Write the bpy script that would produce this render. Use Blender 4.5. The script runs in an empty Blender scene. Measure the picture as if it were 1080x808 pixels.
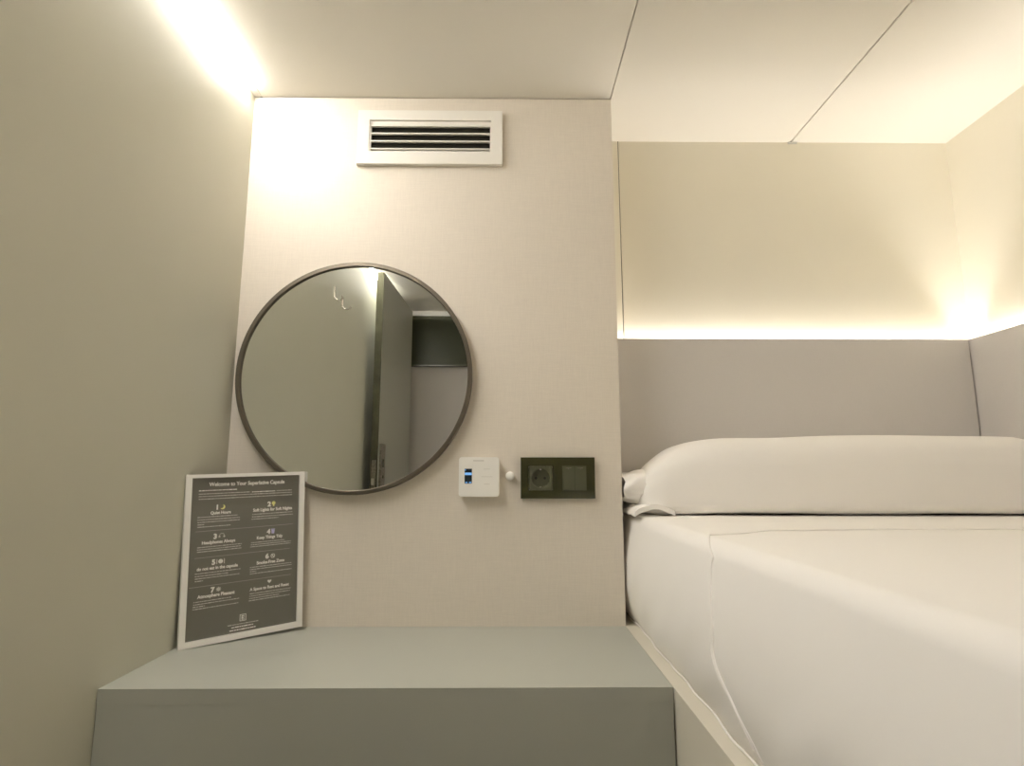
import bpy, bmesh, math, random
from mathutils import Vector, Matrix, noise
PI = math.pi
sc = bpy.context.scene
COL = sc.collection
random.seed(7)

# ------------------------------------------------------------------ camera, world, lights, exposure
HC = 1.065                                   # camera height above the floor
cam_d = bpy.data.cameras.new('camera')
cam = bpy.data.objects.new('camera', cam_d); COL.objects.link(cam)
cam.location = (0, 0, HC)
cam.rotation_euler = (PI/2 + 0.1551, 0, -0.00966)
cam_d.sensor_width = 36.0
cam_d.lens = 36.0 * 610.0 / 1080.0
cam_d.clip_start = 0.01
sc.camera = cam
w = bpy.data.worlds.new('world'); sc.world = w; w.use_nodes = True
w.node_tree.nodes['Background'].inputs['Color'].default_value = (0, 0, 0, 1)
w.node_tree.nodes['Background'].inputs['Strength'].default_value = 0
sc.view_settings.view_transform = 'Standard'
sc.view_settings.look = 'None'
sc.view_settings.gamma = 1.0
sc.view_settings.use_curve_mapping = False
sc.view_settings.exposure = 0.0
sc.cycles.max_bounces = 16
sc.cycles.diffuse_bounces = 10
sc.cycles.glossy_bounces = 6
sc.cycles.denoising_input_passes = 'RGB_ALBEDO_NORMAL'
sc.cycles.denoising_prefilter = 'ACCURATE'
LED_TINT = (1.0, 0.935, 0.86)
LED_CEILING = 203.0                           # strength of the strip along the left ceiling edge
LED_HEAD = 57.0                              # strength of the strip behind the back headboard panel
LED_SIDE = 50.0                              # strength of the strip behind the side headboard panel

# ------------------------------------------------------------------ key dimensions (metres, z measured from the camera's height)
ZC, ZS, ZF = 0.8908, -0.3146, -HC            # ceiling, shelf top, floor
XL, XP, XR = -0.6029, 0.2499, 1.1986         # left wall, edge of the linen wall panel, right wall
YB, YA, YR = 1.2672, 1.4482, -0.635          # linen wall panel, alcove wall, rear wall
ZH = 0.3318                                  # top of the headboard panels
YH, XH = 1.4042, 1.1607                      # faces of the headboard panels
YSF = 0.9183                                 # front of the shelf
X2 = 0.7726                                  # second ceiling joint
ZM = -0.088                                  # mattress top
T = 0.06

# ------------------------------------------------------------------ helpers
def mat(name, color, rough=0.6, spec=0.5, metallic=0.0, bump=None, vary=None, coat=0.0, coat_rough=0.05):
    m = bpy.data.materials.new(name); m.use_nodes = True
    nt = m.node_tree; b = nt.nodes['Principled BSDF']
    b.inputs['Base Color'].default_value = (*color, 1)
    b.inputs['Roughness'].default_value = rough
    b.inputs['Metallic'].default_value = metallic
    b.inputs['Specular IOR Level'].default_value = spec
    b.inputs['Coat Weight'].default_value = coat
    b.inputs['Coat Roughness'].default_value = coat_rough
    tc = nt.nodes.new('ShaderNodeTexCoord')
    if bump:
        scale, strength, dist = bump[:3]
        mp = nt.nodes.new('ShaderNodeMapping')
        if len(bump) > 3: mp.inputs['Scale'].default_value = bump[3]
        n = nt.nodes.new('ShaderNodeTexNoise')
        n.inputs['Scale'].default_value = scale; n.inputs['Detail'].default_value = 3
        bp = nt.nodes.new('ShaderNodeBump')
        bp.inputs['Strength'].default_value = strength; bp.inputs['Distance'].default_value = dist
        nt.links.new(tc.outputs['Object'], mp.inputs['Vector'])
        nt.links.new(mp.outputs['Vector'], n.inputs['Vector'])
        nt.links.new(n.outputs['Fac'], bp.inputs['Height'])
        nt.links.new(bp.outputs['Normal'], b.inputs['Normal'])
    if vary:
        scale, amount = vary[:2]
        mp = nt.nodes.new('ShaderNodeMapping')
        if len(vary) > 2: mp.inputs['Scale'].default_value = vary[2]
        n = nt.nodes.new('ShaderNodeTexNoise')
        n.inputs['Scale'].default_value = scale; n.inputs['Detail'].default_value = 4
        r = nt.nodes.new('ShaderNodeValToRGB')
        lo = tuple(c*(1-amount) for c in color); hi = tuple(min(1, c*(1+amount)) for c in color)
        r.color_ramp.elements[0].position = 0.3; r.color_ramp.elements[0].color = (*lo, 1)
        r.color_ramp.elements[1].position = 0.7; r.color_ramp.elements[1].color = (*hi, 1)
        nt.links.new(tc.outputs['Object'], mp.inputs['Vector'])
        nt.links.new(mp.outputs['Vector'], n.inputs['Vector'])
        nt.links.new(n.outputs['Fac'], r.inputs['Fac'])
        nt.links.new(r.outputs['Color'], b.inputs['Base Color'])
    return m

def weave(name, color, rough, sx, sz, amount, bump):
    """woven cloth: two crossed sets of fine threads in the colour and the relief"""
    m = mat(name, color, rough, 0.25)
    nt = m.node_tree; b = nt.nodes['Principled BSDF']; tc = nt.nodes['Texture Coordinate']
    facs = []
    for s in ((sx, sx, sz*0.04), (sx*0.04, sx*0.04, sz)):
        mp = nt.nodes.new('ShaderNodeMapping'); mp.inputs['Scale'].default_value = s
        n = nt.nodes.new('ShaderNodeTexNoise'); n.inputs['Scale'].default_value = 1.0; n.inputs['Detail'].default_value = 2
        nt.links.new(tc.outputs['Object'], mp.inputs['Vector']); nt.links.new(mp.outputs['Vector'], n.inputs['Vector'])
        facs.append(n.outputs['Fac'])
    ad = nt.nodes.new('ShaderNodeMath'); ad.operation = 'ADD'
    nt.links.new(facs[0], ad.inputs[0]); nt.links.new(facs[1], ad.inputs[1])
    hf = nt.nodes.new('ShaderNodeMath'); hf.operation = 'MULTIPLY'; hf.inputs[1].default_value = 0.5
    nt.links.new(ad.outputs[0], hf.inputs[0])
    r = nt.nodes.new('ShaderNodeValToRGB')
    r.color_ramp.elements[0].position = 0.3; r.color_ramp.elements[0].color = (*[c*(1-amount) for c in color], 1)
    r.color_ramp.elements[1].position = 0.7; r.color_ramp.elements[1].color = (*[c*(1+amount) for c in color], 1)
    nt.links.new(hf.outputs[0], r.inputs['Fac']); nt.links.new(r.outputs['Color'], b.inputs['Base Color'])
    bp = nt.nodes.new('ShaderNodeBump'); bp.inputs['Strength'].default_value = bump; bp.inputs['Distance'].default_value = 0.0006
    nt.links.new(hf.outputs[0], bp.inputs['Height']); nt.links.new(bp.outputs['Normal'], b.inputs['Normal'])
    return m

def emit(name, color, strength):
    m = bpy.data.materials.new(name); m.use_nodes = True
    nt = m.node_tree; nt.nodes.clear()
    e = nt.nodes.new('ShaderNodeEmission'); o = nt.nodes.new('ShaderNodeOutputMaterial')
    e.inputs['Color'].default_value = (*color, 1); e.inputs['Strength'].default_value = strength
    nt.links.new(e.outputs[0], o.inputs['Surface'])
    return m

def pane(name):
    """thin clear sheet: see-through with the reflection of its front face"""
    m = bpy.data.materials.new(name); m.use_nodes = True
    nt = m.node_tree; nt.nodes.clear()
    t = nt.nodes.new('ShaderNodeBsdfTransparent'); g = nt.nodes.new('ShaderNodeBsdfGlossy')
    g.inputs['Roughness'].default_value = 0.03
    f = nt.nodes.new('ShaderNodeFresnel'); f.inputs['IOR'].default_value = 1.5
    x = nt.nodes.new('ShaderNodeMixShader'); o = nt.nodes.new('ShaderNodeOutputMaterial')
    ge = nt.nodes.new('ShaderNodeNewGeometry'); iv = nt.nodes.new('ShaderNodeMath'); iv.operation = 'SUBTRACT'; iv.inputs[0].default_value = 1.0
    mu = nt.nodes.new('ShaderNodeMath'); mu.operation = 'MULTIPLY'
    nt.links.new(ge.outputs['Backfacing'], iv.inputs[1]); nt.links.new(f.outputs[0], mu.inputs[0]); nt.links.new(iv.outputs[0], mu.inputs[1])
    nt.links.new(mu.outputs[0], x.inputs[0]); nt.links.new(t.outputs[0], x.inputs[1]); nt.links.new(g.outputs[0], x.inputs[2])
    nt.links.new(x.outputs[0], o.inputs['Surface'])
    return m

def obj(name, bm, m, parent=None, smooth=False, bevel=0.0, segs=2, angle=40):
    if bevel:
        es = [e for e in bm.edges if len(e.link_faces) == 2 and e.calc_face_angle(0) > 0.6]
        bmesh.ops.bevel(bm, geom=es, offset=bevel, segments=segs, profile=0.5, affect='EDGES', clamp_overlap=True)
    bmesh.ops.recalc_face_normals(bm, faces=bm.faces[:])
    me = bpy.data.meshes.new(name); bm.to_mesh(me); bm.free()
    for mm in (m if isinstance(m, (list, tuple)) else [m]): me.materials.append(mm)
    if smooth or bevel:
        me.shade_smooth()
        me.set_sharp_from_angle(angle=math.radians(angle))
    o = bpy.data.objects.new(name, me); COL.objects.link(o)
    if parent: o.parent = parent
    return o

def box(bm, x0, x1, y0, y1, z0, z1):
    vs = [bm.verts.new((x, y, z)) for x in (x0, x1) for y in (y0, y1) for z in (z0, z1)]
    for q in ((0,1,3,2), (4,6,7,5), (0,4,5,1), (2,3,7,6), (0,2,6,4), (1,5,7,3)):
        bm.faces.new([vs[i] for i in q])

def bxo(name, m, x0, x1, y0, y1, z0, z1, parent=None, bevel=0.0, segs=2):
    bm = bmesh.new(); box(bm, x0, x1, y0, y1, z0, z1)
    return obj(name, bm, m, parent, bevel=bevel, segs=segs)

def prism_y(bm, pts, y0, y1):
    """closed outline in x-z drawn out along y"""
    a = [bm.verts.new((x, y0, z)) for x, z in pts]; b = [bm.verts.new((x, y1, z)) for x, z in pts]
    n = len(pts)
    bm.faces.new(a); bm.faces.new(b[::-1])
    for i in range(n): bm.faces.new((a[i], a[(i+1) % n], b[(i+1) % n], b[i]))

def frame_xz(bm, outer, inner, y0, y1):
    """rectangular ring; outer/inner = (x0,x1,z0,z1)"""
    def ring(r, y): x0, x1, z0, z1 = r; return [bm.verts.new((x, y, z)) for x, z in ((x0,z0),(x1,z0),(x1,z1),(x0,z1))]
    of, ob, nf, nb = ring(outer,y0), ring(outer,y1), ring(inner,y0), ring(inner,y1)
    for i in range(4):
        j = (i+1) % 4
        bm.faces.new((of[i],of[j],nf[j],nf[i])); bm.faces.new((ob[j],ob[i],nb[i],nb[j]))
        bm.faces.new((of[j],of[i],ob[i],ob[j])); bm.faces.new((nf[i],nf[j],nb[j],nb[i]))

def lathe_y(bm, prof, c, seg=64, closed=False):
    """profile (radius, y) turned about the y axis through c"""
    rings = []
    for r, y in prof:
        if r < 1e-6: rings.append([bm.verts.new((c[0], c[1]+y, c[2]))])
        else: rings.append([bm.verts.new((c[0]+r*math.cos(2*PI*i/seg), c[1]+y, c[2]+r*math.sin(2*PI*i/seg))) for i in range(seg)])
    pairs = list(zip(rings[:-1], rings[1:]))
    if closed: pairs.append((rings[-1], rings[0]))
    for a, b in pairs:
        for i in range(seg):
            j = (i+1) % seg
            if len(a) == 1 and len(b) == 1: continue
            if len(a) == 1: bm.faces.new((a[0], b[j], b[i]))
            elif len(b) == 1: bm.faces.new((a[i], a[j], b[0]))
            else: bm.faces.new((a[i], a[j], b[j], b[i]))

def tube(bm, pts, r, seg=10, cap=True):
    pts = [Vector(p) for p in pts]; rings = []
    up = None
    for i, p in enumerate(pts):
        d = (pts[min(i+1, len(pts)-1)] - pts[max(i-1, 0)]).normalized()
        if up is None: up = d.orthogonal().normalized()
        up = (up - d*up.dot(d)).normalized(); s = d.cross(up)
        rr = r[i] if isinstance(r, (list, tuple)) else r
        rings.append([bm.verts.new(p + (up*math.cos(2*PI*k/seg) + s*math.sin(2*PI*k/seg))*rr) for k in range(seg)])
    for a, b in zip(rings[:-1], rings[1:]):
        for k in range(seg): bm.faces.new((a[k], a[(k+1)%seg], b[(k+1)%seg], b[k]))
    if cap: bm.faces.new(rings[0][::-1]); bm.faces.new(rings[-1])

def thing(name, label, cat, loc=(0,0,0), group=None):
    o = bpy.data.objects.new(name, None); COL.objects.link(o); o.empty_display_size = 0.05
    o.location = loc; o['label'] = label; o['category'] = cat; o['kind'] = 'thing'
    if group: o['group'] = group
    return o
def tag(o, label, cat, group=None):
    o['label'] = label; o['category'] = cat; o['kind'] = 'thing'
    if group: o['group'] = group
    return o
def structure(o, label, cat):
    o['kind'] = 'structure'; o['label'] = label; o['category'] = cat
    return o

# everything is laid out with z measured from the camera's height, then lifted
def lift():
    for o in sc.objects:
        if o.parent is None and o.type != 'CAMERA': o.location.z += HC

# ------------------------------------------------------------------ materials
M_left = mat('grey_laminate', (0.62, 0.615, 0.525), 0.42, 0.4, bump=(420, 0.05, 0.0005), vary=(1.3, 0.03))
M_linen = weave('beige_linen_wallcovering', (0.76, 0.705, 0.625), 0.75, 900, 900, 0.05, 0.25)
M_white = mat('white_ceiling_board', (0.87, 0.85, 0.80), 0.7, 0.3, vary=(2.0, 0.01))
M_alcove = mat('cream_wall_board', (0.82, 0.785, 0.675), 0.6, 0.3, vary=(2.0, 0.015))
M_dark = mat('dark_gap', (0.02, 0.019, 0.015), 0.9, 0.1)
M_head = weave('mauve_grey_upholstery', (0.67, 0.65, 0.64), 0.85, 1500, 1500, 0.03, 0.2)
M_rear = weave('dim_mauve_wallcovering', (0.45, 0.425, 0.40), 0.85, 1500, 1500, 0.03, 0.2)
M_sage = mat('sage_grey_laminate', (0.44, 0.455, 0.41), 0.38, 0.45, bump=(500, 0.04, 0.0004), vary=(2.0, 0.02))
M_base = mat('cream_bed_base_board', (0.72, 0.69, 0.60), 0.5, 0.4, vary=(2.0, 0.02))
M_sheet = mat('white_cotton_sheet', (0.93, 0.915, 0.895), 0.85, 0.2, bump=(1400, 0.08, 0.0004))
M_floor = mat('grey_vinyl_floor', (0.55, 0.52, 0.47), 0.5, 0.4, bump=(60, 0.05, 0.001), vary=(6, 0.15, (1, 8, 1)))
M_bronze = mat('dark_bronze_metal', (0.16, 0.14, 0.11), 0.38, 0.5, metallic=0.75, bump=(300, 0.03, 0.0004))
M_mirror = mat('silvered_glass', (0.88, 0.91, 0.91), 0.0, 0.5, metallic=1.0)
M_plastic = mat('white_plastic', (0.92, 0.91, 0.87), 0.4, 0.5)
M_vent = mat('white_enamelled_metal', (0.84, 0.82, 0.77), 0.45, 0.5)
M_black = mat('black_glass', (0.036, 0.037, 0.012), 0.06, 0.5)
M_screen = mat('matt_black_screen', (0.050, 0.054, 0.030), 0.30, 0.12)
M_blackp = mat('black_satin_plastic', (0.088, 0.092, 0.055), 0.22, 0.5)
M_chrome = mat('chrome', (0.78, 0.76, 0.72), 0.15, 0.5, metallic=1.0)
M_steel = mat('dull_brushed_steel', (0.22, 0.20, 0.16), 0.4, 0.5, metallic=0.9, vary=(120, 0.35))
M_alu = mat('aluminium_profile', (0.70, 0.69, 0.66), 0.4, 0.5, metallic=0.8)
M_door = mat('grey_door_laminate', (0.36, 0.36, 0.315), 0.4, 0.4, vary=(2, 0.02))
M_dooredge = mat('dark_door_edge', (0.06, 0.058, 0.035), 0.8, 0.1, vary=(30, 0.15))
M_wframe = mat('white_picture_frame', (0.90, 0.885, 0.85), 0.4, 0.5)
M_poster = mat('charcoal_printed_paper', (0.175, 0.168, 0.140), 0.6, 0.3)
M_ink = mat('white_ink', (0.93, 0.92, 0.88), 0.6, 0.3)
M_inkgrey = mat('pale_grey_ink', (0.66, 0.65, 0.60), 0.6, 0.3)
M_inkyellow = mat('yellow_ink', (0.90, 0.88, 0.36), 0.6, 0.3)
M_inkpurple = mat('lilac_ink', (0.60, 0.57, 0.84), 0.6, 0.3)
M_pane = pane('clear_pane')
M_led_c = emit('led_light_ceiling', LED_TINT, LED_CEILING)
M_led_h = emit('led_light_headboard', LED_TINT, LED_HEAD)
M_led_s = emit('led_light_side', LED_TINT, LED_SIDE)
M_lcd_blue = emit('lcd_blue', (0.25, 0.55, 1.0), 0.9)
M_lcd_dark = mat('lcd_dark', (0.02, 0.03, 0.04), 0.2, 0.5)
M_grey = mat('grey_print', (0.45, 0.43, 0.40), 0.6, 0.3)

# ------------------------------------------------------------------ the room
structure(bxo('floor', M_floor, XL-T, XR+T, YR-T, YA+T, ZF-T, ZF), 'grey vinyl floor of the sleeping room', 'floor')
structure(bxo('wall_left', M_left, XL-T, XL, YR-T, YA+T, ZF, ZC+T), 'plain greenish grey laminate wall beside the shelf', 'wall')
structure(bxo('wall_right', M_alcove, XR, XR+T, YR-T, YA+T, ZF, ZC+T), 'cream wall along the far side of the bed', 'wall')
structure(bxo('wall_back', M_linen, XL, XP, YB, YA+T, ZF, ZC-0.002), 'beige linen covered wall panel behind the shelf and mirror', 'wall')
bm = bmesh.new()
XJ = 0.3018
box(bm, XP, XJ-0.0012, YA, YA+T, ZF, ZC); box(bm, XJ+0.0012, XR, YA, YA+T, ZF, ZC)
structure(obj('wall_alcove', bm, M_alcove), 'cream wall of the bed alcove above the headboard', 'wall')
structure(bxo('trim_1', M_dark, XP, XR, YA+0.006, YA+T+0.01, ZF, ZC), 'thin dark upright joint in the alcove wall', 'joint')
structure(bxo('wall_rear', M_rear, XL, XR, YR-T, YR, ZF, ZC+T), 'mauve grey wall opposite the mirror', 'wall')
structure(bxo('trim_2', M_vent, -0.600, XR, YR, YR+0.02, ZC-0.030, ZC-0.0005), 'white strip along the top of the rear wall', 'trim')
g = 0.002
structure(bxo('ceiling', M_white, XL+0.0168, XP-g, YR, YB+0.05, ZC, ZC+0.02), 'white ceiling board above the shelf', 'ceiling')
structure(bxo('ceiling.001', M_white, XP+g*0.3, X2-g, YR, YA, ZC, ZC+0.02), 'white ceiling board above the near side of the bed', 'ceiling')
structure(bxo('ceiling.002', M_white, X2+g, XR, YR, YA, ZC, ZC+0.02), 'white ceiling board above the far side of the bed', 'ceiling')
structure(bxo('trim_3', M_dark, XL, XR, YR, YA, ZC+0.0205, ZC+T), 'dark backing seen in the ceiling joints', 'joint')
structure(bxo('trim_4', M_alu, X2-0.008, X2+0.016, YA-0.004, YA, ZC-0.005, ZC-0.0005), 'small pale clip where the ceiling joint meets the alcove wall', 'trim')

# ------------------------------------------------------------------ light strips
def led_strip(name, label, outline, lens, y0, y1, mled, rot=None):
    """outline = profile body, lens = the glowing cover, both closed x-z outlines"""
    t = thing(name, label, 'light', (0, 0, 0), None)
    bm = bmesh.new(); prism_y(bm, outline, y0, y1); a = obj('profile', bm, M_alu, t)
    bm = bmesh.new(); prism_y(bm, lens, y0+0.001, y1-0.001); b = obj('diffuser', bm, mled, t)
    if rot:
        for o in (a, b): o.data.transform(rot)
    return t
cz = ZC - 0.0005; cx = XL + 0.0005
strip = led_strip('led_strip', 'bright LED strip in the corner of the left wall and ceiling',
          [(cx, cz+0.014), (cx+0.0155, cz+0.014), (cx+0.0155, cz+0.0062), (cx+0.0147, cz+0.0062), (cx+0.0147, cz+0.009),
           (cx+0.0036, cz+0.0015), (cx+0.0036, cz-0.0040), (cx, cz-0.0040)],
          [(cx+0.0125, cz+0.0060), (cx+0.0120, cz+0.0045), (cx+0.0062, cz-0.0052), (cx+0.0050, cz-0.0055), (cx+0.0038, cz-0.0050), (cx+0.0038, cz+0.0010)],
          -0.30, YB-0.040, M_led_c)
bxo('end_cap', M_vent, cx, cx+0.0162, YB-0.0395, YB-0.0005, cz-0.0006, cz+0.012, strip)
LZ = ZH - 0.023
# behind the back headboard panel (drawn along y, then turned to run along x)
def along_x(y_face): return Matrix(((0, 1, 0, 0), (-1, 0, 0, y_face), (0, 0, 1, 0), (0, 0, 0, 1)))
led_strip('led_strip.001', 'hidden LED strip glowing upward behind the back headboard panel',
          [(0.002, LZ-0.012), (0.018, LZ-0.012), (0.018, LZ), (0.002, LZ)],
          [(0.004, LZ+0.0002), (0.016, LZ+0.0002), (0.014, LZ+0.003), (0.006, LZ+0.003)],
          XP+0.002, XR-0.022, M_led_h, along_x(YA))
led_strip('led_strip.002', 'hidden LED strip glowing upward behind the right side headboard panel',
          [(XR-0.018, LZ-0.012), (XR-0.002, LZ-0.012), (XR-0.002, LZ), (XR-0.018, LZ)],
          [(XR-0.016, LZ+0.0002), (XR-0.004, LZ+0.0002), (XR-0.006, LZ+0.003), (XR-0.014, LZ+0.003)],
          YR+0.002, YA-0.024, M_led_s)

# ------------------------------------------------------------------ headboard panels
t = thing('headboard_panel', 'mauve grey upholstered headboard panel on the back wall behind the pillow', 'headboard', (XP, YH, ZS))
bm = bmesh.new(); box(bm, 0.001, XH-XP-0.004, 0, 0.020, 0.001, ZH-ZS); obj('upholstery', bm, M_head, t, bevel=0.003)
bm = bmesh.new(); box(bm, 0.03, XH-XP-0.03, 0.0205, YA-YH-0.0005, 0.02, ZH-ZS-0.10); obj('mounting_board', bm, M_dark, t)
t = thing('headboard_panel.001', 'mauve grey upholstered side panel along the right wall beside the bed', 'headboard', (XH, YH, ZS))
bm = bmesh.new(); box(bm, 0, 0.016, YR+0.03-YH, 0.022, 0.001, ZH-ZS+0.0005); obj('upholstery', bm, M_head, t, bevel=0.003)
bm = bmesh.new(); box(bm, 0.0165, XR-XH-0.0005, YR+0.08-YH, -0.01, 0.02, ZH-ZS-0.10); obj('mounting_board', bm, M_dark, t)

# ------------------------------------------------------------------ shelf cabinet
t = thing('shelf_cabinet', 'boxy sage grey bench cabinet below the mirror, against the left wall', 'cabinet', ((XL+XP)/2, (YSF+YB)/2, ZF))
hx = (XP-XL)/2; hy = (YB-YSF)/2; H = ZS-ZF
bm = bmesh.new(); box(bm, -hx+0.0005, hx-0.001, -hy+0.0005, hy, H-0.022, H); obj('top_board', bm, M_sage, t, bevel=0.0008)
bm = bmesh.new(); box(bm, -hx+0.001, hx-0.0015, -hy+0.001, -hy+0.019, 0, H-0.0222); obj('front_panel', bm, M_sage, t)
bm = bmesh.new(); box(bm, -hx+0.001, -hx+0.019, -hy+0.0192, hy, 0, H-0.0222); obj('side_panel', bm, M_sage, t)
bm = bmesh.new(); box(bm, hx-0.019, hx-0.0015, -hy+0.0192, hy, 0, H-0.0222); obj('side_panel', bm, M_sage, t)

# ------------------------------------------------------------------ bed base, mattress, pillow
YF = -0.56                                    # foot end
t = thing('bed_base', 'cream board bed platform with a narrow ledge beside the shelf', 'bed', (XP, YH, ZF))
bm = bmesh.new(); box(bm, 0, XH-XP-0.002, YF-YH, -0.003, H-0.022, H-0.0004); obj('platform_board', bm, M_base, t, bevel=0.001)
bm = bmesh.new(); box(bm, 0.001, 0.019, YF-YH, -0.003, 0, H-0.0224); obj('side_panel', bm, M_base, t)
bm = bmesh.new(); box(bm, 0.0192, XH-XP-0.002, YF-YH, YF-YH+0.018, 0, H-0.0224); obj('foot_panel', bm, M_base, t)

def smooth(a, b, x):
    x = max(0, min(1, (x-a)/(b-a))); return x*x*(3-2*x)

MX0, MX1, MY0, MY1 = 0.2755, XH-0.006, -0.535, YH-0.006
MZ0 = ZS + 0.0008
def left_x(y, z):
    """sheet-covered left face of the mattress: slack and bulging a little, tucked in at the foot of it"""
    h = (z-MZ0)/(ZM-MZ0)
    bul = 0.022*math.sin(PI*min(1, max(0, h))**0.8)
    wv = 0.0045*noise.noise(Vector((0, y*6.0, 0.3))) * (1-h)
    fold = 0.004*noise.noise(Vector((3.1, y*14.0+h*2.5, h*3))) * smooth(0.9, 0.2, h)
    return MX0 - bul + wv + fold
def build_mattress():
    bm = bmesh.new()
    R = 0.020
    ny = 150
    def ring(y):
        inset = 0.0
        e = min(y-MY0, MY1-y)
        if e < R: inset = R - math.sqrt(max(0, R*R-(R-e)**2))
        zt = ZM - inset*0.75
        pts = []
        for i in range(3): pts.append((0.02*(1-i/3.), MZ0+0.0035*(i/3.)**2))     # tucked edge under the side
        for i in range(22):                                                  # left face up
            pts.append((0.0, MZ0+0.0035 + (zt-R-MZ0-0.0035)*i/21.))
        for i in range(1, 10):                                               # rounded edge
            a = PI/2*i/10.; pts.append((R*(1-math.cos(a)), zt-R+R*math.sin(a)))
        for i in range(40):
            pts.append((R + (MX1-MX0-2*R)*i/39., zt))
        for i in range(1, 10):
            a = PI/2*i/10.; pts.append((MX1-MX0-R+R*math.sin(a), zt-R+R*math.cos(a)))
        for i in range(8): pts.append((MX1-MX0, zt-R + (MZ0+0.001-(zt-R))*i/7.))
        vs = []
        for dx, z in pts:
            wgt = smooth(0.10, 0.0, dx)
            x = MX0 + dx + (left_x(y, z)-MX0)*wgt
            top = smooth(0.0, 0.06, dx)*smooth(ZM-0.06, ZM-0.002, z)
            top *= smooth(1.19, 1.08, y)
            z2 = z + top*(0.0035*noise.noise(Vector((x*2.2, y*1.8, 1.7))) + 0.0012*noise.noise(Vector((x*5, y*11, 4.2))))
            vs.append(bm.verts.new((x, y + (0.0 if inset == 0 else 0), z2)))
        return vs
    ys = []
    for k in range(12): ys.append(MY0 + R*(1-math.cos(PI/2*k/12.)))
    for k in range(ny): ys.append(MY0+R + (MY1-MY0-2*R)*k/(ny-1.))
    for k in range(11, -1, -1): ys.append(MY1 - R*(1-math.cos(PI/2*k/12.)))
    rings = [ring(y) for y in ys]
    n = len(rings[0])
    for a, b in zip(rings[:-1], rings[1:]):
        for i in range(n): bm.faces.new((a[i], a[(i+1) % n], b[(i+1) % n], b[i]))
    bm.faces.new(rings[0]); bm.faces.new(rings[-1])
    return bm
bed = obj('mattress', build_mattress(), M_sheet, smooth=True, angle=60)
tag(bed, 'thick mattress made up tight with a plain white cotton sheet', 'mattress')
# the stitched seam that runs over the top and down the side of the sheet, ending in a small tucked fold
bm = bmesh.new(); P = []
for i in range(30):
    x = MX1-0.02 - (MX1-0.02-(MX0+0.05))*i/29.
    y = 0.915 + 0.022*math.sin((x-0.3)*3.2) - 0.050*smooth(0.42, 0.325, x)
    P.append((x, y, ZM+0.0005 + 0.0035*noise.noise(Vector((x*2.2, y*1.8, 1.7)))))
R = 0.020
for i in range(1, 10):
    a = PI/2*i/10.; y = 0.862-0.085*i/10.
    z = ZM-R+R*math.cos(a); P.append((MX0+R-(R+0.0006)*math.sin(a)+(left_x(y, z)-MX0), y, z+0.0006))
for i in range(26):
    f = i/25.; z = ZM-R + (MZ0+0.022-(ZM-R))*f
    y = 0.777 - 0.036*smooth(0.0, 0.5, f) + 0.004*math.sin(f*5) - 0.070*smooth(0.55, 1.0, f)
    P.append((left_x(y, z)-0.0008, y, z))
tube(bm, P, 0.0015, 6)
obj('sheet_seam', bm, M_sheet, bed, smooth=True)
bm = bmesh.new(); P = []
for i in range(14):
    f = i/13.; z = ZM-R-0.10 + (MZ0+0.010-(ZM-R-0.10))*f
    y = 0.752 - 0.105*smooth(0.0, 1.0, f)
    P.append((left_x(y, z)-0.0002, y, z))
tube(bm, P, [0.0006+0.0012*math.sin(PI*i/13.) for i in range(14)], 6)
obj('tucked_fold', bm, M_sheet, bed, smooth=True)
# the elasticated hem lying on the ledge
bm = bmesh.new(); P = []
for i in range(120):
    y = MY0+0.05 + (MY1-0.06-MY0-0.05)*i/119.
    P.append((left_x(y, MZ0+0.004)-0.0006, y, MZ0+0.0018+0.0010*noise.noise(Vector((1, y*18, 2)))))
tube(bm, P, 0.0014, 6)
obj('sheet_hem', bm, M_sheet, bed, smooth=True)

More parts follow.
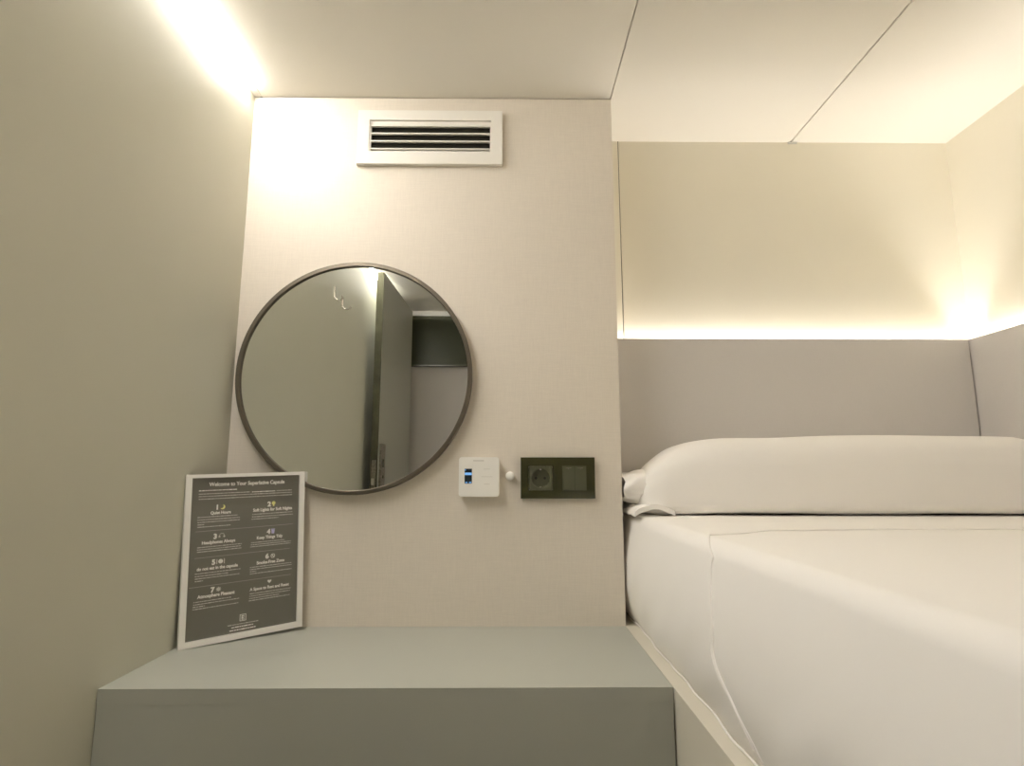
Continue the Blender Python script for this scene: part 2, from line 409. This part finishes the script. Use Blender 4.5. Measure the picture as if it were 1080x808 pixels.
# long bolster pillow
PX0, PX1 = 0.285, XH-0.004
def pillow_ring(x, seg=40):
    """half sizes and centre of the bolster at x"""
    f = smooth(0.0, 0.34, x-PX0)
    g2 = math.sqrt(max(0.0, 1-(1-min(1, (x-PX0)/0.05))**2))
    e = math.sqrt(max(0.0, 1-(1-min(1, (PX1-x)/0.03))**2))
    t_ = min(1.0, (x-PX0+0.012)/0.25)
    hz = 0.0845*max(0.0, 1-(1-t_)**2.6)**0.5*(0.80+0.20*e)*(1+0.02*math.sin(x*9))
    hy = (0.085 + 0.012*f)*(0.62+0.38*g2)*(0.6+0.4*e)
    cy = YH - 0.004 - hy
    return cy, hy, hz
def build_pillow():
    bm = bmesh.new(); rings = []; seg = 44
    xs = [PX0 + 0.05*(1-math.cos(PI/2*k/10.)) for k in range(10)] + [PX0+0.05+(PX1-PX0-0.08)*k/89. for k in range(90)] + \
         [PX1 - 0.03*(1-math.cos(PI/2*k/10.)) for k in range(10, -1, -1)][1:]
    for x in xs:
        cy, hy, hz = pillow_ring(x)
        vs = []
        for k in range(seg):
            a = 2*PI*k/seg; c, s = math.cos(a), math.sin(a)
            n_ = 2.5
            yy = hy*math.copysign(abs(c)**(2/n_), c); zz = hz*math.copysign(abs(s)**(2/n_), s)
            if s < 0: zz = hz*math.copysign(abs(s)**0.2, s)
            end = smooth(0.10, 0.0, x-PX0)
            d = 0.0045*noise.noise(Vector((x*3, yy*9, zz*9+2))) + 0.0026*noise.noise(Vector((x*5, yy*30, zz*38)))
            d += end*0.010*noise.noise(Vector((x*20, yy*36, zz*40+7)))
            q = Vector((0, yy, zz)); q = q + q.normalized()*d
            z = ZM + hz + 0.0005 + q.z
            z = max(z, ZM+0.0003)
            vs.append(bm.verts.new((x, min(cy+q.y, YH-0.003), z)))
        rings.append(vs)
    for a, b in zip(rings[:-1], rings[1:]):
        for k in range(seg): bm.faces.new((a[k], a[(k+1)%seg], b[(k+1)%seg], b[k]))
    bm.faces.new(rings[0][::-1]); bm.faces.new(rings[-1])
    return bm
pil = obj('pillow', build_pillow(), M_sheet, smooth=True, angle=70)
tag(pil, 'long white bolster pillow lying across the head of the bed', 'pillow')
def cuff(bm, x0, x1, y0, y1, z0, z1, wob, seed, th=0.003):
    """loose open sleeve end of a pillowcase: a flattened ring of cloth with some thickness, flaring towards x0"""
    seg = 48; nx = 12; outer = []; inner = []
    for i in range(nx+1):
        f = i/nx; x = x1 + (x0-x1)*f
        cy, cz_ = (y0+y1)/2, (z0+z1)/2
        hy = (y1-y0)/2*(0.80+0.20*math.sin(PI*min(1, f*0.7))); hz = (z1-z0)/2*(1.0-0.25*f)
        o_, n_ = [], []
        for k in range(seg):
            a = 2*PI*k/seg; c, s = math.cos(a), math.sin(a)
            d = wob*f*noise.noise(Vector((c*2.2+seed, s*2.2, f*1.5))) + wob*0.5*noise.noise(Vector((c*5+seed, s*5, f*3)))
            px = x + 0.010*f*noise.noise(Vector((c*1.6, s*1.6, seed+5)))
            for lst, t_ in ((o_, 0), (n_, th)):
                yy = cy + (hy+d-t_)*math.copysign(abs(c)**0.8, c); zz = cz_ + (hz+d-t_)*math.copysign(abs(s)**0.8, s)
                lst.append(bm.verts.new((px, min(yy, YH-0.003), max(zz, ZM-0.001))))
        outer.append(o_); inner.append(n_)
    bm.faces.new(inner[nx-1])
    for i in range(nx):
        for k in range(seg):
            j = (k+1) % seg
            bm.faces.new((outer[i][k], outer[i][j], outer[i+1][j], outer[i+1][k]))
            bm.faces.new((inner[i][j], inner[i][k], inner[i+1][k], inner[i+1][j]))
    for k in range(seg):
        j = (k+1) % seg
        bm.faces.new((outer[nx][k], outer[nx][j], inner[nx][j], inner[nx][k]))
        bm.faces.new((outer[0][j], outer[0][k], inner[0][k], inner[0][j]))
bm = bmesh.new()
cuff(bm, 0.2525, 0.325, YH-0.150, YH-0.012, ZM+0.018, ZM+0.098, 0.010, 2.0)
obj('pillowcase_cuff', bm, M_sheet, pil, smooth=True, angle=70)
# the flap of the cuff folded under the end of the pillow
bm = bmesh.new(); cols = []
for i in range(15):
    f = i/14.; row = []
    for k in range(13):
        h = k/12.
        x = 0.264 + 0.085*h + 0.004*noise.noise(Vector((f*4, h*4, 1)))
        y = YH-0.196 + 0.165*f + 0.010*h
        z = ZM + 0.006 + 0.014*math.sin(PI*h)**0.7 + 0.004*noise.noise(Vector((f*6, h*3, 9)))
        row.append((x, y, z))
    cols.append(row)
top = [[bm.verts.new((x, y, z+0.004)) for x, y, z in r] for r in cols]
bot = [[bm.verts.new((x, y, max(ZM+0.0006, z-0.006))) for x, y, z in r] for r in cols]
for i in range(14):
    for k in range(12):
        bm.faces.new((top[i][k], top[i+1][k], top[i+1][k+1], top[i][k+1]))
        bm.faces.new((bot[i][k], bot[i][k+1], bot[i+1][k+1], bot[i+1][k]))
for i in range(14):
    bm.faces.new((top[i][0], bot[i][0], bot[i+1][0], top[i+1][0])); bm.faces.new((top[i+1][12], bot[i+1][12], bot[i][12], top[i][12]))
for k in range(12):
    bm.faces.new((top[0][k], top[0][k+1], bot[0][k+1], bot[0][k])); bm.faces.new((top[14][k+1], top[14][k], bot[14][k], bot[14][k+1]))
obj('pillowcase_flap', bm, M_sheet, pil, smooth=True, angle=70)

# ------------------------------------------------------------------ round mirror
MC = Vector((-0.3327, YB, 0.2117)); MR = 0.2575
t = thing('wall_mirror', 'large round mirror with a thin dark bronze frame on the beige wall', 'mirror', MC)
bm = bmesh.new()
lathe_y(bm, [(MR-0.0095, -0.0005), (MR-0.001, -0.0005), (MR, -0.0015), (MR, -0.0205), (MR-0.001, -0.022), (MR-0.0085, -0.022), (MR-0.0095, -0.021), (MR-0.0095, -0.0005)][:-1], (0, 0, 0), 160, closed=True)
obj('frame', bm, M_bronze, t, smooth=True)
bm = bmesh.new(); lathe_y(bm, [(0, -0.016), (MR-0.0098, -0.016), (MR-0.0098, -0.011), (0, -0.011)], (0, 0, 0), 160)
obj('mirror_glass', bm, M_mirror, t, smooth=True)
bm = bmesh.new(); lathe_y(bm, [(0, -0.0105), (MR-0.0072, -0.0105), (MR-0.0072, -0.001), (0, -0.001)], (0, 0, 0), 96)
obj('backing_board', bm, M_dark, t, smooth=True)

# ------------------------------------------------------------------ air vent
vx0, vx1, vz0, vz1 = -0.3512, -0.0106, 0.7137, 0.8492
ix0, ix1, iz0, iz1 = -0.3235, -0.0375, 0.7453, 0.8243
t = thing('air_vent', 'white rectangular air vent with dark slots high on the beige wall', 'vent', ((vx0+vx1)/2, YB, (vz0+vz1)/2))
ox, oz = (vx0+vx1)/2, (vz0+vz1)/2
bm = bmesh.new(); frame_xz(bm, (vx0-ox, vx1-ox, vz0-oz, vz1-oz), (ix0-ox, ix1-ox, iz0-oz, iz1-oz), -0.012, -0.0003)
obj('vent_frame', bm, M_vent, t, bevel=0.0022)
bm = bmesh.new(); box(bm, ix0-ox+0.0005, ix1-ox-0.0005, -0.0014, -0.0006, iz0-oz+0.0005, iz1-oz-0.0005); obj('duct_opening', bm, M_dark, t)
bm = bmesh.new(); box(bm, ix0-ox+0.0004, ix0-ox+0.004, -0.0095, -0.002, iz0-oz+0.001, iz1-oz-0.001); box(bm, ix1-ox-0.002, ix1-ox-0.0004, -0.0095, -0.002, iz0-oz+0.001, iz1-oz-0.001)
box(bm, ix0-ox+0.004, ix1-ox-0.002, -0.0080, -0.0065, iz1-oz-0.0105, iz1-oz-0.0006)
n = 4; pitch = 0.0195
for k in range(n):
    z = iz1-oz - 0.0135 - pitch*k                         # front lip of the blade, tilted down towards the room
    x0, x1 = ix0-ox+0.004, ix1-ox-0.002
    pts = [(-0.0108, z+0.0012), (-0.0108, z-0.0018), (-0.0030, z-0.0012), (-0.0030, z+0.0010)]
    a = [bm.verts.new((x0, y, zz)) for y, zz in pts]; b = [bm.verts.new((x1, y, zz)) for y, zz in pts]
    bm.faces.new(a); bm.faces.new(b[::-1])
    for i in range(4): bm.faces.new((a[i], a[(i+1)%4], b[(i+1)%4], b[i]))
obj('louvre_blades', bm, M_vent, t)

# ------------------------------------------------------------------ thermostat
t = thing('thermostat', 'square white thermostat with a small blue display beside the mirror', 'thermostat', (-0.0583, YB, -0.0070))
def rounded_box(bm, hx, hz, y0, y1, r, seg=8):
    pts = []
    for sx, sz, a0 in ((1, 1, 0), (-1, 1, 1), (-1, -1, 2), (1, -1, 3)):
        for k in range(seg+1):
            a = PI/2*(a0 + k/seg); pts.append((sx*(hx-r)+r*math.cos(a), sz*(hz-r)+r*math.sin(a)))
    a = [bm.verts.new((x, y0, z)) for x, z in pts]; b = [bm.verts.new((x, y1, z)) for x, z in pts]
    bm.faces.new(a); bm.faces.new(b[::-1])
    for i in range(len(pts)):
        j = (i+1) % len(pts); bm.faces.new((a[i], a[j], b[j], b[i]))
bm = bmesh.new(); rounded_box(bm, 0.0395, 0.0385, -0.006, -0.0003, 0.006); obj('back_plate', bm, M_plastic, t, smooth=True)
bm = bmesh.new(); rounded_box(bm, 0.0427, 0.0414, -0.022, -0.0062, 0.006); obj('body', bm, M_plastic, t, bevel=0.0018)
scx, scz = -0.0226, 0.0013
bm = bmesh.new(); box(bm, scx-0.0078, scx+0.0078, -0.0226, -0.0221, scz-0.0155, scz+0.0155); scr = obj('display', bm, M_lcd_dark, t)
scr['label'] = 'dark display with blue bars'
bm = bmesh.new()
box(bm, scx-0.0074, scx+0.0074, -0.0229, -0.02262, scz+0.0022, scz+0.0075)
box(bm, scx-0.0060, scx-0.0015, -0.0229, -0.02262, scz-0.0145, scz-0.0122); box(bm, scx+0.002, scx+0.0066, -0.0229, -0.02262, scz-0.0145, scz-0.0122)
box(bm, scx-0.0072, scx-0.0052, -0.0229, -0.02262, scz+0.0115, scz+0.0148)
obj('display_bars', bm, M_lcd_blue, scr)
bm = bmesh.new(); box(bm, -0.0125, 0.0105, -0.0224, -0.0221, 0.0332, 0.0344); obj('printed_mark', bm, M_grey, t)
bm = bmesh.new()
for (z, a) in ((0.016, 0.007), (0.0, 0.012), (-0.0155, 0.006)): box(bm, 0.017-a, 0.017+a, -0.02225, -0.0221, z-0.0005, z+0.0005)
obj('touch_marks', bm, mat('faint_grey_print', (0.70, 0.69, 0.645), 0.5, 0.4), t)

# ------------------------------------------------------------------ wall bumper / sensor knob
bm = bmesh.new()
lathe_y(bm, [(0, -0.013), (0.005, -0.0127), (0.0078, -0.0112), (0.0088, -0.0085), (0.0088, -0.003), (0.0093, -0.0025), (0.0093, -0.0004), (0, -0.0004)], (0, 0, 0), 40)
o = obj('wall_button', bm, M_plastic, smooth=True); o.location = (0.0079, YB, -0.0053)
tag(o, 'tiny round white knob between the thermostat and the black socket plate', 'knob')

# ------------------------------------------------------------------ black glass plate with socket and two rockers
t = thing('socket_plate', 'black glass wall plate holding a round socket and two light switches', 'socket', (0.1105, YB, -0.0094))
bm = bmesh.new()
frame_xz(bm, (-0.0797, 0.0797, -0.0436, 0.0436), (-0.0634, -0.0107, -0.0262, 0.0248), -0.0115, -0.0003)
obj('plate_surround', bm, M_black, t, bevel=0.0006)
S_C = (-0.0371, -0.0007); hs = 0.0253
bm = bmesh.new()                                            # insert with a round well
seg = 64; sq = []; ring = []
for k in range(seg):
    a = 2*PI*(k+0.5)/seg; c, s = math.cos(a), math.sin(a); m_ = max(abs(c), abs(s))
    sq.append((hs*c/m_, hs*s/m_)); ring.append((0.0195*c, 0.0195*s))
lv = [[bm.verts.new((S_C[0]+x, y, S_C[1]+z)) for x, z in pts] for pts, y in
      ((sq, -0.003), (sq, -0.0122), ([(x*1.04, z*1.04) for x, z in ring], -0.0122), (ring, -0.0118), ([(x*0.97, z*0.97) for x, z in ring], -0.0022))]
for a, b in zip(lv[:-1], lv[1:]):
    for k in range(seg): bm.faces.new((a[k], a[(k+1)%seg], b[(k+1)%seg], b[k]))
bm.faces.new(lv[-1])
sock = obj('socket_insert', bm, M_blackp, t, smooth=True, angle=30)
bm = bmesh.new()
for s in (-1, 1): lathe_y(bm, [(0, -0.00245), (0.0028, -0.00245), (0.0028, -0.0018), (0, -0.0018)], (S_C[0]+s*0.0095, 0, S_C[1]), 20)
obj('pin_hole', bm, M_dark, sock)
for s in (-1, 1):
    bm = bmesh.new(); box(bm, S_C[0]-0.0022, S_C[0]+0.0022, -0.0112, -0.003, S_C[1]+s*0.0186-0.0009, S_C[1]+s*0.0186+0.0009)
    cl = obj('earth_clip', bm, M_chrome, sock, bevel=0.0004); cl['label'] = 'shiny metal earth clip'
for i, (a, b) in enumerate(((0.0101, 0.0356), (0.0364, 0.0604))):
    bm = bmesh.new(); box(bm, a, b, -0.0135, -0.0118, -0.0258, 0.0246); sw = obj('switch_rocker', bm, M_blackp, t, bevel=0.0007)
    bm = bmesh.new(); box(bm, (a+b)/2-0.006, (a+b)/2+0.006, -0.01385, -0.0136, 0.0205, 0.0213); box(bm, (a+b)/2-0.0005, (a+b)/2+0.0005, -0.01385, -0.0136, 0.018, 0.0213)
    obj('switch_mark', bm, M_steel, sw)
bm = bmesh.new(); frame_xz(bm, (0.0092, 0.0613, -0.0267, 0.0255), (0.0099, 0.0606, -0.0260, 0.0248), -0.0125, -0.0116); obj('switch_bezel', bm, M_blackp, t)

# ------------------------------------------------------------------ framed house-rules sign
SW, SH = 0.2225, 0.312
sign = thing('framed_sign', 'white framed house rules sign leaning on the wall in the corner of the shelf', 'sign', (0, 0, 0))
bm = bmesh.new(); frame_xz(bm, (0, SW, 0, SH), (0.0105, SW-0.0105, 0.0108, SH-0.0068), -0.012, 0.0); obj('frame', bm, M_wframe, sign, bevel=0.0008)
bm = bmesh.new(); box(bm, 0.003, SW-0.003, 0.0001, 0.0016, 0.003, SH-0.003); obj('backing_board', bm, M_dark, sign)
bm = bmesh.new(); box(bm, 0.0107, SW-0.0107, -0.0066, -0.0050, 0.0110, SH-0.0070); post = obj('poster', bm, M_poster, sign)
bm = bmesh.new(); box(bm, 0.0107, SW-0.0107, -0.0094, -0.0084, 0.0110, SH-0.0070); gp = obj('glass_pane', bm, M_pane, sign); gp['label'] = 'clear glass over the poster'
YT = -0.0069
def text(name, body, c, width, m, bold=0.0, height=None, italic=0.0, heavy=0.0):
    cu = bpy.data.curves.new(name, 'FONT'); cu.body = body; cu.align_x = 'CENTER'; cu.align_y = 'CENTER'
    cu.size = 0.01; cu.extrude = 0.012*0.01; cu.offset = bold*0.01; cu.shear = italic; cu.space_character = 1.0
    o = bpy.data.objects.new(name, cu); COL.objects.link(o)
    bpy.context.view_layer.update()
    me = bpy.data.meshes.new_from_object(o.evaluated_get(bpy.context.evaluated_depsgraph_get()))
    bpy.data.objects.remove(o)
    me.name = name
    xs = [v.co.x for v in me.vertices]; ys = [v.co.y for v in me.vertices]
    w_ = max(xs)-min(xs); h_ = max(ys)-min(ys); mx = (max(xs)+min(xs))/2; my = (max(ys)+min(ys))/2
    k = (width/w_) if width else (height/h_)
    kv = k*1.15 if width else k
    for v in me.vertices:
        x, y, z = v.co
        v.co = ((x-mx)*k + c[0]*SW, YT - z*0.8, (y-my)*kv + c[1]*SH)
    if heavy:                                   # thicken the strokes: the same letters laid over themselves a hair apart
        bm = bmesh.new(); d = heavy*0.01*k
        for i, (sx, sz) in enumerate(((0, 0), (1, 0), (-1, 0), (0, 1), (0, -1), (0.7, 0.7), (-0.7, 0.7), (0.7, -0.7), (-0.7, -0.7))):
            n0 = len(bm.verts); bm.from_mesh(me); bm.verts.ensure_lookup_table()
            bmesh.ops.translate(bm, vec=(sx*d, -i*4e-6, sz*d), verts=bm.verts[n0:])
        bm.to_mesh(me); bm.free()
    me.materials.clear(); me.materials.append(m)
    o = bpy.data.objects.new(name, me); COL.objects.link(o); o.parent = post
    return o
def words(bm, u0, u1, v, h, tilt=0.0, fill=0.86):
    """one line of fine print too small to read: a row of word-long strokes"""
    x = u0*SW; xe = u1*SW
    while x < xe-0.0006:
        l = random.choice((0.002, 0.003, 0.0042, 0.0055, 0.007)); l = min(l, xe-x)
        z = v*SH; hh = h*random.uniform(0.8, 1.15)
        box(bm, x, x+l, YT-0.00012, YT, z-hh/2, z+hh/2)
        x += l + 0.0009
def paragraph(lines):
    bm = bmesh.new()
    for u0, u1, v in lines: words(bm, u0, u1, v, 0.0015)
    obj('paragraph_text', bm, M_inkgrey, post)
def disc(bm, cx_, cz_, r, r2=0, a0=0, a1=2*PI, seg=28, y=YT):
    if r2:
        ring_bar(bm, cx_, cz_, r2, r, a0, a1, seg, y)
    else:
        vs = [bm.verts.new((cx_+r*math.cos(2*PI*i/seg), y-0.0001, cz_+r*math.sin(2*PI*i/seg))) for i in range(seg)]
        vb = [bm.verts.new((cx_+r*math.cos(2*PI*i/seg), y, cz_+r*math.sin(2*PI*i/seg))) for i in range(seg)]
        bm.faces.new(vs); bm.faces.new(vb[::-1])
        for i in range(seg): bm.faces.new((vs[i], vs[(i+1)%seg], vb[(i+1)%seg], vb[i]))
def ring_bar(bm, cx_, cz_, r0, r1, a0, a1, seg, y):
    full = abs(a1-a0-2*PI) < 1e-4
    q = []
    for i in range(seg + (0 if full else 1)):
        a = a0+(a1-a0)*i/seg
        q.append([bm.verts.new((cx_+r*math.cos(a), yy, cz_+r*math.sin(a))) for yy in (y, y-0.0001) for r in (r0, r1)])
    n_ = len(q)
    for i in range(n_ if full else n_-1):
        a, b = q[i], q[(i+1) % n_]
        bm.faces.new((a[2], a[3], b[3], b[2])); bm.faces.new((a[1], a[0], b[0], b[1]))
        bm.faces.new((a[3], a[1], b[1], b[3])); bm.faces.new((a[0], a[2], b[2], b[0]))
def poly(bm, pts, y=YT):
    a = [bm.verts.new((x, y-0.0001, z)) for x, z in pts]; b = [bm.verts.new((x, y, z)) for x, z in pts]
    bm.faces.new(a); bm.faces.new(b[::-1])
    for i in range(len(pts)): bm.faces.new((a[i], a[(i+1)%len(pts)], b[(i+1)%len(pts)], b[i]))

text('title_text', 'Welcome to Your Superlative Capsule', (0.5, 0.934), 0.636*SW, M_ink, 0.010, heavy=0.022)
bm = bmesh.new(); words(bm, 0.104, 0.41, 0.901, 0.0019); obj('subtitle_text', bm, M_ink, post)
bm = bmesh.new(); words(bm, 0.535, 0.735, 0.880, 0.0019); obj('bold_text', bm, M_ink, post)
paragraph([(0.104, 0.52, 0.881), (0.75, 0.888, 0.881), (0.104, 0.888, 0.866), (0.105, 0.889, 0.850)])
NH = 0.0086
HEADS = [('1', (0.253, 0.797), 'Quiet Hours', (0.283, 0.7625), 0.160), ('2', (0.687, 0.797), 'Soft Lights for Soft Nights', (0.721, 0.761), 0.343),
         ('3', (0.246, 0.623), 'Headphones Always', (0.276, 0.5865), 0.262), ('4', (0.688, 0.623), 'Keep Things Tidy', (0.700, 0.5865), 0.224),
         ('5', (0.241, 0.4700), 'do not eat in the capsule', (0.275, 0.4345), 0.320), ('6', (0.681, 0.4695), 'Smoke-Free Zone', (0.713, 0.434), 0.240),
         ('7', (0.243, 0.3085), 'Atmosphere Pleasant', (0.273, 0.275), 0.289), (None, None, 'A Space to Rest and Reset', (0.711, 0.2745), 0.338)]
for num, nc, head, hc, hw in HEADS:
    if num: text('number_text', num, nc, None, M_ink, 0.012, heavy=0.045, height=NH*1.06)
    text('heading_text', head, hc, hw*SW, M_ink, 0.012, heavy=0.030)
paragraph([(0.103, 0.425, 0.742), (0.103, 0.44, 0.7265), (0.104, 0.44, 0.712), (0.105, 0.155, 0.698), (0.105, 0.37, 0.684)])
paragraph([(0.542, 0.90, 0.738), (0.540, 0.90, 0.7225), (0.536, 0.77, 0.708)])
paragraph([(0.110, 0.4616, 0.564), (0.110, 0.455, 0.551), (0.111, 0.46, 0.538)])
paragraph([(0.540, 0.83, 0.562), (0.538, 0.89, 0.549), (0.533, 0.885, 0.537)])
paragraph([(0.102, 0.459, 0.412), (0.102, 0.36, 0.397), (0.103, 0.45, 0.383), (0.1036, 0.165, 0.369)])
paragraph([(0.537, 0.90, 0.411), (0.537, 0.90, 0.398), (0.538, 0.59, 0.385), (0.538, 0.90, 0.372)])
paragraph([(0.101, 0.39, 0.250), (0.10, 0.457, 0.236), (0.098, 0.19, 0.223), (0.096, 0.45, 0.210)])
paragraph([(0.543, 0.897, 0.251), (0.541, 0.89, 0.237), (0.539, 0.80, 0.223), (0.536, 0.89, 0.210)])
for u0, u1, v in ((0.092, 0.903, 0.6585), (0.095, 0.88, 0.503), (0.062, 0.895, 0.336)):
    bm = bmesh.new(); box(bm, u0*SW, u1*SW, YT-0.0001, YT, v*SH-0.0004, v*SH+0.0004); obj('divider_line', bm, M_grey, post)
# icons beside the numbers
def uv(u, v): return u*SW, v*SH
def icon(name, bm, m): return obj(name, bm, m, post)
bm = bmesh.new(); x, z = uv(0.296, 0.797); pts = []
for i in range(17): a = math.radians(110-220*i/16 - 20); pts.append((x+0.0046*math.cos(a), z+0.0046*math.sin(a)))
for i in range(17): a = math.radians(-95+150*i/16 - 20); pts.append((x-0.0024+0.0040*math.cos(a), z+0.0016+0.0040*math.sin(a)))
poly(bm, pts); icon('moon_icon', bm, M_inkyellow)
bm = bmesh.new(); x, z = uv(0.7255, 0.799); disc(bm, x, z+0.001, 0.0036); poly(bm, [(x-0.0016, z-0.0018), (x+0.0016, z-0.0018), (x+0.0012, z-0.0052), (x-0.0012, z-0.0052)], YT-0.00002); icon('bulb_icon', bm, M_inkyellow)
bm = bmesh.new(); x, z = uv(0.2984, 0.625); disc(bm, x, z-0.0005, 0.0048, 0.0038, 0, PI, 20)
for s in (-1, 1): disc(bm, x+s*0.0042, z-0.0020, 0.0018)
icon('headphones_icon', bm, M_inkgrey)
bm = bmesh.new(); x, z = uv(0.7258, 0.622); poly(bm, [(x-0.0034, z+0.0036), (x+0.0034, z+0.0036), (x+0.0026, z-0.0044), (x-0.0026, z-0.0044)]); poly(bm, [(x-0.0040, z+0.0052), (x+0.0040, z+0.0052), (x+0.0040, z+0.0040), (x-0.0040, z+0.0040)]); icon('bin_icon', bm, M_inkpurple)
bm = bmesh.new(); x, z = uv(0.2966, 0.471); disc(bm, x, z, 0.0042); box(bm, x-0.0070, x-0.0060, YT-0.0001, YT, z-0.0045, z+0.0045); box(bm, x+0.0060, x+0.0070, YT-0.0001, YT, z-0.0045, z+0.0045); icon('plate_icon', bm, M_ink)
bm = bmesh.new(); x, z = uv(0.7305, 0.4680); disc(bm, x, z, 0.0042, 0.0030, seg=32)
poly(bm, [(x-0.0028, z+0.0018), (x-0.0018, z+0.0028), (x+0.0028, z-0.0018), (x+0.0018, z-0.0028)], YT-0.00002); icon('no_smoking_icon', bm, M_ink)
bm = bmesh.new(); x, z = uv(0.2885, 0.308)
pts = []
for i in range(16):
    a = 2*PI*i/16; r = 0.0050 if i % 2 == 0 else 0.0030; pts.append((x+r*math.cos(a), z+r*math.sin(a)))
poly(bm, pts); icon('sparkle_icon', bm, M_inkgrey)
bm = bmesh.new(); x, z = uv(0.7064, 0.312); pts = []
for i in range(32):
    a = 2*PI*i/32; hx_ = 16*math.sin(a)**3; hz_ = 13*math.cos(a)-5*math.cos(2*a)-2*math.cos(3*a)-math.cos(4*a)
    pts.append((x+hx_*0.00024, z+hz_*0.00024))
poly(bm, pts); icon('heart_icon', bm, M_ink)
# small square emblem and the footer lines
bm = bmesh.new(); x, z = uv(0.4925, 0.118)
frame_xz(bm, (x-0.0058, x+0.0058, z-0.0062, z+0.0062), (x-0.0048, x+0.0048, z-0.0052, z+0.0052), YT-0.0001, YT)
for dz in (-0.0032, 0, 0.0032): box(bm, x-0.0012, x+0.0030, YT-0.0001, YT, z+dz-0.0007, z+dz+0.0007)
box(bm, x-0.0026, x-0.0012, YT-0.0001, YT, z-0.0039, z+0.0039)
obj('emblem', bm, M_ink, post)
paragraph([(0.371, 0.620, 0.083)])
bm = bmesh.new(); words(bm, 0.402, 0.585, 0.0675, 0.0020); words(bm, 0.387, 0.60, 0.0505, 0.0020); obj('footer_text', bm, M_ink, post)
# stand it in the corner: lower left at the left wall, lower right at the linen wall, leaning back a touch
A = Vector((-0.5960, 1.1140, ZS)); ang = math.radians(39.0); roll = math.radians(-1.7); lean = math.radians(-1.0)
rot = Matrix.Rotation(ang, 4, 'Z') @ Matrix.Rotation(lean, 4, 'X') @ Matrix.Rotation(roll, 4, 'Y')
sign.matrix_world = Matrix.Translation(A) @ rot

# ------------------------------------------------------------------ behind the camera, seen in the mirror: door leaf, hooks, screen
def coat_hook(y, z, label):
    t = thing('coat_hook', label, 'hook', (XL, y, z), 'coat hooks on the left wall')
    bm = bmesh.new(); box(bm, 0.0003, 0.003, -0.005, 0.005, -0.006, 0.036); obj('back_plate', bm, M_chrome, t, bevel=0.0015)
    bm = bmesh.new()
    P = [(0.003, 0, 0.030), (0.0035, 0, 0.016)]
    for i in range(13):
        a = PI + PI*0.86*i/12.; P.append((0.020+0.0165*math.cos(a), 0, 0.0+0.0165*math.sin(a)))
    tube(bm, P, [0.0025]*2 + [0.003]*12 + [0.004], 12); obj('hook_arm', bm, M_chrome, t, smooth=True)
coat_hook(2*YB-1.980, 0.612, 'chrome coat hook on the left wall, the left and higher one in the mirror')
coat_hook(2*YB-2.080, 0.608, 'chrome coat hook on the left wall, the one nearer the door in the mirror')

dx, dy = 0.0246, -0.64; L = math.hypot(dx, dy)
door = structure(thing('door_1', 'grey door leaf standing open along the left wall, seen in the mirror', 'door', (-0.5680, 0.062, ZF)), 'grey door leaf standing open along the left wall, seen in the mirror', 'door')
door.rotation_euler = (0, 0, math.atan2(dy, dx))          # local +x runs towards the hinge
HD = ZC-ZF-0.018
# local y: leaf thickness runs from 0 (side towards the left wall is -y after the turn) to 0.031
bm = bmesh.new(); box(bm, 0.0015, L-0.01, 0.0, 0.031, 0.006, HD); obj('door_panel', bm, M_door, door, bevel=0.0008)
bm = bmesh.new(); box(bm, 0.0, 0.0013, 0.0002, 0.0308, 0.006, HD); obj('edge_band', bm, M_dooredge, door)
zb = HC
bm = bmesh.new(); box(bm, -0.0012, -0.0001, 0.006, 0.025, zb-0.10, zb+0.055); lp = obj('lock_faceplate', bm, M_steel, door)
bm = bmesh.new(); box(bm, -0.010, -0.0013, 0.009, 0.022, zb-0.048, zb-0.020); obj('latch_bolt', bm, M_chrome, lp, bevel=0.001)
bm = bmesh.new(); box(bm, 0.022, 0.092, 0.0312, 0.040, zb-0.13, zb+0.125); es = obj('lock_escutcheon', bm, M_steel, door, bevel=0.002)
bm = bmesh.new(); box(bm, 0.047, 0.067, 0.0402, 0.042, zb+0.025, zb+0.06); box(bm, 0.052, 0.062, 0.0402, 0.042, zb-0.02, zb-0.008); obj('lock_reader', bm, M_black, es)
bm = bmesh.new(); tube(bm, [(0.057, 0.040, zb-0.075), (0.057, 0.075, zb-0.075), (0.065, 0.086, zb-0.075), (0.17, 0.086, zb-0.075)], 0.008, 12); obj('lever_handle', bm, M_steel, es, smooth=True)

t = thing('television', 'black flat television high on the rear wall, reflected in the mirror', 'television', (-0.20, YR, 0.719))
bm = bmesh.new(); box(bm, -0.325, 0.325, 0.008, 0.034, -0.140, 0.140); obj('casing', bm, M_blackp, t, bevel=0.003)
bm = bmesh.new(); box(bm, -0.319, 0.319, 0.0342, 0.0355, -0.134, 0.118); obj('screen', bm, M_screen, t)
bm = bmesh.new(); box(bm, -0.1, 0.1, 0.0003, 0.0078, -0.08, 0.08); obj('wall_bracket', bm, M_dark, t)

lift()
